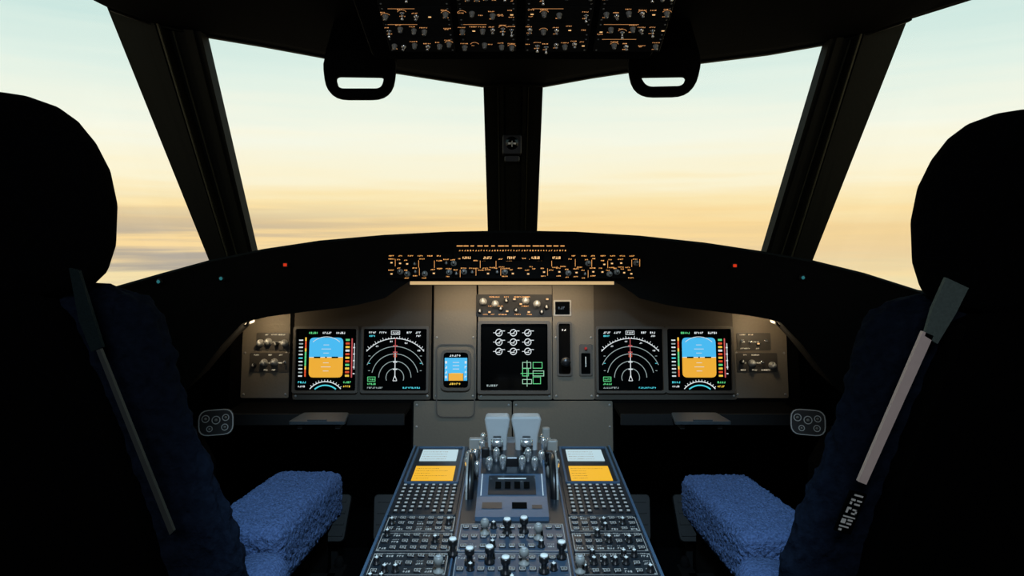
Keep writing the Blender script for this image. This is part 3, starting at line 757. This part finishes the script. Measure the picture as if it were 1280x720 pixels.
# ================================================================= CENTRE PEDESTAL
pn = Vector((0, -0.041, 1)).normalized()
PD = Plane((0, 1.5, 0.6077), None, pn)
tp = top('center_pedestal', 'blue grey centre control pedestal between the seats', 'console', PD.M)
mb = MB(); mb.rbox(0, -.12, .50, .93, -.03, 0, 0, .01, .002)
mb.box(0, -.12, .46, .89, -.6, -.03, 1)
for sx in (-1, 1): mb.box(sx*.2475, -.12, .005, .92, 0, .004, 2)
for sx in (-1, 1): mb.box(sx*.104, -.1, .003, .86, 0, .003, 2)
part('body', mb.mesh('body', [M_pedd, M_black, M_ped]), tp)

key = MB(); key.rbox(0, 0, .0105, .013, 0, .003, 0, .002, .0006); key.rect(-.003, -.0035, .003, .0035, .0034, 1)
keyme = key.mesh('key', [M_knob, E_legw])
E_txt = emi('cdu_text', C(170, 125, 45), .5)
for sx in (-1, 1):
    tp = top('flight_computer_unit', 'keypad unit with pale upper screen and yellow lower screen', 'control unit', at(PD.M, sx*.178, .13, 0), 'pedestal keypad units')
    mb = MB(); mb.rbox(0, -.005, .134, .415, -.006, .004, 0, .006, .001)
    mb.ring(rpoly([(-.060, -.049), (.060, -.049), (.060, .190), (-.060, .190)], .006), rpoly([(-.055, -.045), (.055, -.045), (.055, .186), (-.055, .186)], .004), .004, .008, 1)
    part('housing', fixn(mb.mesh('housing', [M_pedd, M_ped])), tp)
    mb = MB(); mb.box(0, .133, .088, .078, .002, .0058, 0)
    for j in range(4): mb.marks(-.040, .100+j*.017, 14, .003, .003, .0064, 2)
    mb.box(0, .012, .092, .088, .002, .0058, 1)
    for j in range(5): mb.marks(-.042, -.024+j*.015, random.choice([8, 12, 17]), .003, .003, .0064, 2)
    part('screen', mb.mesh('screen', [E_cduw, E_cduo, E_txt]), tp)
    for r in range(8):
        for c in range(8):
            if r == 7 and c in (3, 4): continue
            part('key', keyme, tp, (-.054+c*.0154, -.062-r*.0192, .004))

km = knob_mesh(.0055, .012, M_knob, M_white, 'knob', 12)
bp_ = MB(); bp_.rbox(0, 0, .012, .011, 0, .003, 0, .002, .0006); bp_.frame(-.005, -.0045, .005, .0045, .0010, .0034, 1); bp_.rect(-.002, -.0012, .002, .0012, .0034, 1)
btp = bp_.mesh('push_button', [M_knob, E_legw])
def radio(u0, u1, v0, v1, label, rows, seed, name='radio_control_panel', grp='pedestal radio panels', kp=.08, mt=M_pedd):
    random.seed(seed)
    cx, cy, ww, hh = (u0+u1)/2, (v0+v1)/2, u1-u0, v1-v0
    tp = top(name, label, 'control panel', at(PD.M, cx, cy, 0), grp)
    mb = MB(); mb.rbox(0, 0, ww-.002, hh-.002, -.006, .004, 0, .004, .001)
    for a0 in (-1, 1):
        for b0 in (-1, 1): mb.lathe(a0*(ww/2-.006), b0*(hh/2-.006), [(.0028, .004), (.0023, .005)], 8, 1)
    mb.frame(-ww/2+.003, -hh/2+.003, ww/2-.003, hh/2-.003, .0009, .0045, 2)
    for r in range(rows):
        vv = -hh/2+hh*(r+.5)/rows; n_ = max(3, int(ww/.0175))
        for i in range(n_):
            uu = -ww/2+.013+(ww-.026)*i/(n_-1)
            k = random.random()
            if k < kp: part('knob', km, tp, (uu, vv, .004))
            elif k < .82: part('push_button', btp, tp, (uu, vv, .004))
            else: mb.marks(uu-.006, vv-.003, 3, .003, .006, .0046, 2)
            if random.random() < .7: mb.marks(uu-.006, vv+.0080, random.choice([2, 3, 4]), .0022, .0026, .0046, 2)
    part('faceplate', mb.mesh('faceplate', [mt, M_kgrey, E_legw]), tp)
    return tp
L1 = 'dark radio tuning panel with outlined buttons and pale legends'
for s_ in (-1, 1):
    a0, a1 = (-.243, -.108) if s_ < 0 else (.108, .243)
    radio(a0, a1, -.157, -.088, L1, 3, 11+s_)
    radio(a0, a1, -.235, -.160, L1, 3, 21+s_)
    radio(a0, a1, -.318, -.238, 'dark audio selector panel with rows of buttons and knobs', 3, 31+s_, kp=.2)
    radio(a0, a1, -.40, -.321, 'dark audio selector panel with rows of buttons and knobs', 3, 41+s_, kp=.2)
M_pedm = mat('pedestal_mid_plate', C(50, 68, 86), 0.3, scale=120, vary=0.12)
radio(-.10, .10, -.235, -.12, 'blue grey trim panel with scattered switches', 3, 17, 'trim_control_panel', 'pedestal trim panels', kp=.15, mt=M_pedm)
radio(-.10, .10, -.36, -.238, 'blue grey trim panel with scattered switches', 3, 18, 'trim_control_panel', 'pedestal trim panels', kp=.15, mt=M_pedm)

# throttle quadrant
tq = top('throttle_quadrant', 'blue grey throttle quadrant with twin thrust levers', 'throttle quadrant', at(PD.M, 0, .18, 0))
mb = MB()
prof = [(-.28, 0), (-.28, .008), (-.20, .016), (-.12, .032), (-.05, .048), (.03, .052), (.10, .045), (.15, .0)]
hexa(mb, [(-.072, y, z) for y, z in prof], [(.072, y, z) for y, z in prof])
def zt(y):
    for (y0, z0), (y1, z1) in zip(prof[1:], prof[2:]):
        if y <= y1: return z0+(z1-z0)*(y-y0)/(y1-y0)
def onq(x0, x1, y0, y1, mi, e=.001):
    mb.add([(x0, y0, zt(y0)+e), (x1, y0, zt(y0)+e), (x1, y1, zt(y1)+e), (x0, y1, zt(y1)+e)], [(0, 1, 2, 3)], mi)
onq(-.05, .05, -.195, -.125, 1)
for i in range(4): onq(-.035+i*.02, -.023+i*.02, -.175, -.150, 2, .002)
onq(-.03, .03, -.140, -.136, 3, .002)
onq(-.068, .068, -.118, -.05, 1); onq(-.068, .068, -.05, .03, 1)
onq(-.06, -.02, -.25, -.225, 1); onq(.0, .03, -.25, -.225, 2); onq(.04, .06, -.25, -.235, 1)
for xx in (-.03, .03): onq(xx-.004, xx+.004, -.05, .03, 2, .002); onq(xx-.004, xx+.004, .03, .10, 2)
for xx in (-.064, .064): onq(xx-.001, xx+.001, -.2, -.12, 3, .002)
part('housing', fixn(mb.mesh('housing', [M_ped, M_pedd, M_black, M_white])), tq)
for sx in (-1, 1):
    mb = MB()
    mb.lathe(0, 0, [(.02, -.004), (.070, -.008), (.076, -.006), (.078, 0), (.076, .006), (.070, .008), (.02, .004)], 48, 0)
    mb.ring([(.0785*math.cos(math.radians(t)), .0785*math.sin(math.radians(t))) for t in range(0, 360, 9)], [(.070*math.cos(math.radians(t)), .070*math.sin(math.radians(t))) for t in range(0, 360, 9)], .0045, .0085, 1)
    part('trim_wheel', fixn(mb.mesh('trim_wheel', [M_knob, M_kgrey])), tq, (sx*.089, -.10, -.008), (0, math.pi/2*sx, 0))
def thrust(x, wd, tilt):
    ob = part('thrust_lever', None, tq, (x, .0, .03), (tilt, 0, 0)); ob.empty_display_size = .02
    mb = MB()
    prf = [(wd*.38, .0), (wd*.39, .03), (wd*.42, .055), (wd*.5, .078), (wd*.53, .090), (wd*.50, .098)]
    front = [(a_, -.016, b_) for a_, b_ in prf]+[(-a_, -.016, b_) for a_, b_ in reversed(prf)]
    hexa(mb, front, [(a_*.94, .02, c_) for a_, b_, c_ in front]); me = fixn(mb.mesh('handle_grip', [M_lever]))
    g_ = part('handle_grip', me, ob, label='pale silver thrust lever grip'); bv = g_.modifiers.new('b', 'BEVEL'); bv.width = .005; bv.segments = 3
    mb = MB(); mb.box(0, -.026, .018, .012, .0, .055, 0)
    part('reverse_lever', mb.mesh('reverse_lever', [M_knob]), ob)
    mb = MB(); mb.lathe(0, 0, [(.007, -.014), (.010, -.009), (.010, .009), (.007, .014)], 16, 0)
    part('reverse_knob', mb.mesh('reverse_knob', [M_chrome]), ob, (0, -.04, .046), (0, math.pi/2, 0))
    mb = MB(); mb.lathe(0, 0, [(.006, -.006), (.008, -.003), (.008, .003), (.006, .006)], 14, 0)
    part('disconnect_button', mb.mesh('disconnect_button', [M_chrome]), ob, (0, -.038, .018), (math.pi/2, 0, 0))
thrust(-.034, .056, 0.0); thrust(.033, .066, 0.0)
def side_lever(x, y, h, cap, name, capw):
    mb = MB(); mb.box(0, 0, .007, .014, 0, h, 0); mb.rbox(0, 0, capw, .016, h-.005, h+.018, 1, .004, .002)
    mb.lathe(0, -.02, [(.007, .0), (.008, .02), (.005, .026)], 12, 2)
    part(name, mb.mesh(name, [M_chrome, cap, M_kgrey]), tq, (x, y, 0))
side_lever(-.085, .03, .046, M_kgrey, 'speed_brake_lever', .034)
side_lever(-.06, -.05, .05, M_knob, 'brake_knob_lever', .018)
side_lever(.082, .06, .062, M_kgrey, 'flap_lever', .018)
side_lever(.095, .01, .048, M_kgrey, 'flap_gate_lever', .024)
side_lever(.085, -.03, .035, M_knob, 'fuel_knob_lever', .018)
side_lever(0.0, -.085, .042, M_knob, 'friction_knob_lever', .03)
mb = MB(); mb.lathe(0, 0, [(.006, .0), (.0078, .020), (.0075, .03), (.004, .034)], 12, 0)
lb = mb.mesh('latch_button', [M_chrome])
for x, y, z in ((-.070, .07, .03), (.066, -.06, .03), (-.078, -.07, .01), (.075, .09, .02), (-.095, .08, .0), (-.070, .0, .035), (.074, .02, .035), (-.02, -.10, .034), (.022, -.105, .034), (-.05, -.10, .03), (.1, .07, .0),
                (.05, -.10, .03), (-.10, .0, .01), (.1, -.05, .01), (-.085, -.02, .02), (-.035, -.07, .04), (.036, -.07, .04), (-.1, -.04, .01), (.088, .03, .03)):
    part('latch_button', lb, tq, (x, y, z))

tall = MB(); tall.lathe(0, 0, [(.009, 0), (.009, .004), (.005, .006), (.005, .016), (.008, .019), (.0085, .026), (.0075, .028)], 16, 0); tall.lathe(0, 0, [(.0072, .028), (.006, .031)], 14, 1)
tallb = tall.mesh('selector_knob', [M_knob, M_white]); tallc = MB(); tallc.lathe(0, 0, [(.009, 0), (.009, .004), (.004, .006), (.004, .014), (.008, .017), (.008, .025), (.006, .028)], 16, 0); tallc.lathe(0, 0, [(.005, .028), (.004, .0295)], 14, 1)
tallcm = tallc.mesh('selector_knob', [M_kgrey, M_lever])
for i, (x, y) in enumerate(((606, 668), (634, 668), (655, 666), (673, 674), (587, 706), (612, 704), (655, 706), (680, 716), (566, 694), (725, 716), (702, 698), (632, 718), (548, 716))):
    u_, v_ = PD.px(x, y, .004)
    top('selector_knob', 'black selector knob with white cap on the pedestal' if i % 3 else 'pale grey selector knob on the pedestal', 'knob', at(PD.M, u_, v_, .004), 'pedestal selector knobs', tallb if i % 3 else tallcm)

# ================================================================= SEATS
def loft(secs, seg=48, ex=2.6):
    mb = MB(); vs = []; fs = []
    for (z, hw, hd, yo, xo) in secs:
        for i in range(seg):
            a0 = 2*math.pi*i/seg; c, s_ = math.cos(a0), math.sin(a0)
            x = hw*math.copysign(abs(c)**(2/ex), c); y = hd*math.copysign(abs(s_)**(2/ex), s_)
            vs.append((x+xo, y+yo, z))
    n_ = len(secs)
    for k in range(n_-1):
        for i in range(seg):
            j = (i+1) % seg; fs.append((k*seg+i, k*seg+j, (k+1)*seg+j, (k+1)*seg+i))
    fs.append(tuple(reversed(range(seg)))); fs.append(tuple(range((n_-1)*seg, n_*seg)))
    mb.add(vs, fs, 0, True); return mb
def interp(tab, z):
    tab = sorted(tab)
    if z <= tab[0][0]: return tab[0][1]
    for (a0, b0), (a1, b1) in zip(tab, tab[1:]):
        if z <= a1:
            t = (z-a0)/(a1-a0); return b0+(b1-b0)*t
    return tab[-1][1]
tex = bpy.data.textures.new('fleece_clouds', 'CLOUDS'); tex.noise_scale = 0.006; tex.noise_depth = 1
tex2 = bpy.data.textures.new('quilt_clouds', 'CLOUDS'); tex2.noise_scale = 0.02; tex2.noise_depth = 1
def rounded_block(name, corners, off, m):
    bm = bmesh.new(); vs_ = [bm.verts.new(c) for c in corners]
    for f in ((0, 3, 2, 1), (4, 5, 6, 7), (0, 1, 5, 4), (1, 2, 6, 5), (2, 3, 7, 6), (3, 0, 4, 7)): bm.faces.new([vs_[i] for i in f])
    bmesh.ops.recalc_face_normals(bm, faces=bm.faces)
    bmesh.ops.bevel(bm, geom=list(bm.edges), offset=off, segments=5, profile=.55, affect='EDGES')
    me = bpy.data.meshes.new(name); bm.to_mesh(me); bm.free(); me.materials.append(m)
    for p in me.polygons: p.use_smooth = True
    return me
def seat(sx, dz, label, strap_m, trim_m, hwk, strap, trim):
    ST = top('pilot_seat', label, 'seat', Matrix.Translation((sx*.69, 1.1, 0)), 'cockpit seats')
    Y0 = .96-1.1
    zt, zb = 1.347+dz, 1.075+dz; H = zt-zb
    tab = [(0, .09), (.05, .128), (.12, .148), (.25, .159), (.45, .160), (.62, .149), (.76, .128), (.87, .102), (.94, .075), (.985, .040), (1, .014)]
    secs = []
    for i in range(60):
        t = i/59; t = 1-(1-t)**1.7 if t > 0 else 0
        hw = interp(tab, t)*hwk; secs.append((zb+H*t, hw, .045*min(1, (hw/.1)**.6), Y0+.01*t, 0))
    part('headrest', loft(secs, 64, 2.5).mesh('headrest', [M_seat]), ST, label='rounded black fabric headrest')
    tb = [(1.092, .10), (1.086, .140), (1.080, .160), (1.067, .188), (1.045, .206), (1.017, .216), (.95, .230), (.861, .262), (.783, .294), (.717, .322), (.6, .328), (.5, .31), (.45, .27)]
    tb = [(z+dz*.6, h) for z, h in tb]
    secs = []
    z1 = 1.092+dz*.6
    for i in range(110):
        t = i/109; z = .45+(z1-.45)*t
        hw = interp(tb, z)
        e = min(1.0, (z1-z)/.04+.25)
        secs.append((z, hw-.006, .05*e, -.10, 0))
    o = part('backrest', loft(secs, 160, 3.0).mesh('backrest', [M_seatq]), ST, label='quilted dark fabric backrest')
    d = o.modifiers.new('quilt', 'DISPLACE'); d.texture = tex2; d.strength = .016; d.mid_level = .5; d.texture_coords = 'LOCAL'
    mb = MB()
    e = [(-sx*.08, 1.08+dz), (-sx*.115, 1.04), (-sx*.165, .92), (-sx*.215, .78), (-sx*.245, .68), (-sx*.25, .45), (sx*.25, .45), (sx*.25, .9), (sx*.2, 1.04), (sx*.1, 1.08+dz)]
    e = e if sx < 0 else list(reversed(e))
    hexa(mb, [(x, -.19, z) for x, z in e], [(x*.97, -.12, z) for x, z in e])
    part('back_shell', fixn(mb.mesh('back_shell', [M_shellp])), ST, label='hard black rear shell')
    def P2(x, y, Yw): return PW(x, y, Yw)-Vector((sx*.69, 1.1, 0))
    Ys = 0.902
    def ribbon(pts, name, mt, lab, th=.006):
        mb = MB(); q = [P2(x, y, Ys) for x, y in pts]
        hexa(mb, q, [p+Vector((0, th, 0)) for p in q]); return part(name, fixn(mb.mesh(name, [mt])), ST, label=lab)
    ribbon(strap, 'harness_strap', strap_m, 'shoulder harness webbing')
    ribbon(trim, 'edge_trim', trim_m, 'edge strip of the seat shell')
    if sx > 0:
        O = P2(1064, 641, Ys); ax = (P2(1075, 644, Ys)-O).normalized(); ay = (P2(1076, 612, Ys)-O).normalized()
        k = Ys/F*.82
        mb = MB()
        def lq(x0, y0, x1, y1, e, mi):
            f = [O+ax*x*k+ay*y*k+Vector((0, -e, 0)) for x, y in ((x0, y0), (x1, y0), (x1, y1), (x0, y1))]
            hexa(mb, f, [p+Vector((0, e+.004, 0)) for p in f], mi)
        lq(-13, -33, 12, 33, .000, 0)
        for (x0, y0, x1, y1) in ((-6, 27, 7, 29.5), (-8, 19, -2, 22), (1, 19, 8, 21.5), (-8, 13, -5.5, 17), (-1, 13, 7, 15.5), (-9, 5, -3, 8), (-9, -1, -6.5, 5), (0, 4, 7, 6.5), (0, -2, 7, .5), (5, -2, 7, 6.5),
                                 (-10, -8, 8, -6), (-10, -18, -4, -11), (-1, -13, 6, -10.5), (-1, -18.5, 6, -16), (-10, -24, 4, -22), (-9, -30, -5, -27)):
            lq(x0, y0, x1, y1, .0015, 1)
        part('placard', fixn(mb.mesh('placard', [M_shellp, M_white])), ST, label='small black and white printed placard')
    zf, zn = .630+dz*.3, .672+dz*.3
    xi, xo = -sx*.31, -sx*.155
    c = [(xi, .09, .565), (xo, .09, .565), (xo, .53, .525), (xi, .53, .525), (xi, .09, zn), (xo, .09, zn), (xo, .53, zf), (xi, .53, zf)]
    o = part('armrest', rounded_block('armrest', c, .026, M_fleece), ST, label='blue fleece covered armrest')
    rm = o.modifiers.new('dense', 'REMESH'); rm.mode = 'VOXEL'; rm.voxel_size = .0028; rm.use_smooth_shade = True
    d = o.modifiers.new('fleece', 'DISPLACE'); d.texture = tex; d.strength = .009; d.mid_level = .5; d.texture_coords = 'LOCAL'
    c = [(-.29, .06, .50), (.29, .06, .50), (.29, .52, .50), (-.29, .52, .50), (-.29, .06, .56), (.29, .06, .56), (.29, .52, .55), (-.29, .52, .55)]
    part('seat_cushion', rounded_block('seat_cushion', c, .02, M_seat), ST, label='dark fabric seat cushion')
    mb = loft([(.60+dz*.3, .02, .03, 0, -sx*.30), (.61+dz*.3, .04, .05, 0, -sx*.30), (.640+dz*.3, .043, .055, 0, -sx*.30), (.655+dz*.3, .03, .04, 0, -sx*.30)], 20)
    part('armrest_pad', mb.mesh('armrest_pad', [M_fleece]), ST, label='blue fleece armrest end')
    mb = MB(); mb.rbox(0, .30, .56, .46, .42, .50, 0, .03, .004); part('seat_pan', mb.mesh('seat_pan', [M_black]), ST)
    mb = MB(); mb.box(0, .25, .26, .3, .06, .42, 0, .8); mb.box(-.15, .25, .04, .6, 0, .06, 0); mb.box(.15, .25, .04, .6, 0, .06, 0)
    part('seat_base', mb.mesh('seat_base', [M_black]), ST)
    mb = MB(); mb.box(-sx*.33, .36, .03, .10, .45, .47, 0); mb.lathe(-sx*.33, .40, [(.008, .45), (.010, .48), (.006, .49)], 12, 0); mb.box(-sx*.29, .36, .08, .02, .45, .47, 0)
    part('adjust_lever', mb.mesh('adjust_lever', [M_black]), ST)
seat(-1, 0.0, 'black pilot seat with blue fleece armrest and harness strap coloured as in shade', M_strapd, M_trimd, .985,
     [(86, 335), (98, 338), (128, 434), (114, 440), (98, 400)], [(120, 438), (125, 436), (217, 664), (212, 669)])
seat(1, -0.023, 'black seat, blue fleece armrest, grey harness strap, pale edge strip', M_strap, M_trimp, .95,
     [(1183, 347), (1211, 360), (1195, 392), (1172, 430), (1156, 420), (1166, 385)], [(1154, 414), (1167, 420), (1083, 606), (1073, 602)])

# ================================================================= cool cabin lights
l = bpy.data.lights.new('dome_light', 'SPOT'); l.energy = 80; l.color = (.50, .76, 1.0); l.spot_size = math.radians(56); l.spot_blend = .5; l.shadow_soft_size = .05
o = bpy.data.objects.new('dome_light', l); o.location = (0, .5, 1.70); link(o)
o.rotation_euler = (Vector((0, 1.5, .6))-o.location).to_track_quat('-Z', 'Y').to_euler()
o = area('cabin_light', (-.1, -.45, 1.6), (0, 0, 0), .5, .2, 5, (.85, .92, 1))
o.rotation_euler = (Vector((0, 1.2, .8))-o.location).to_track_quat('-Z', 'Y').to_euler()
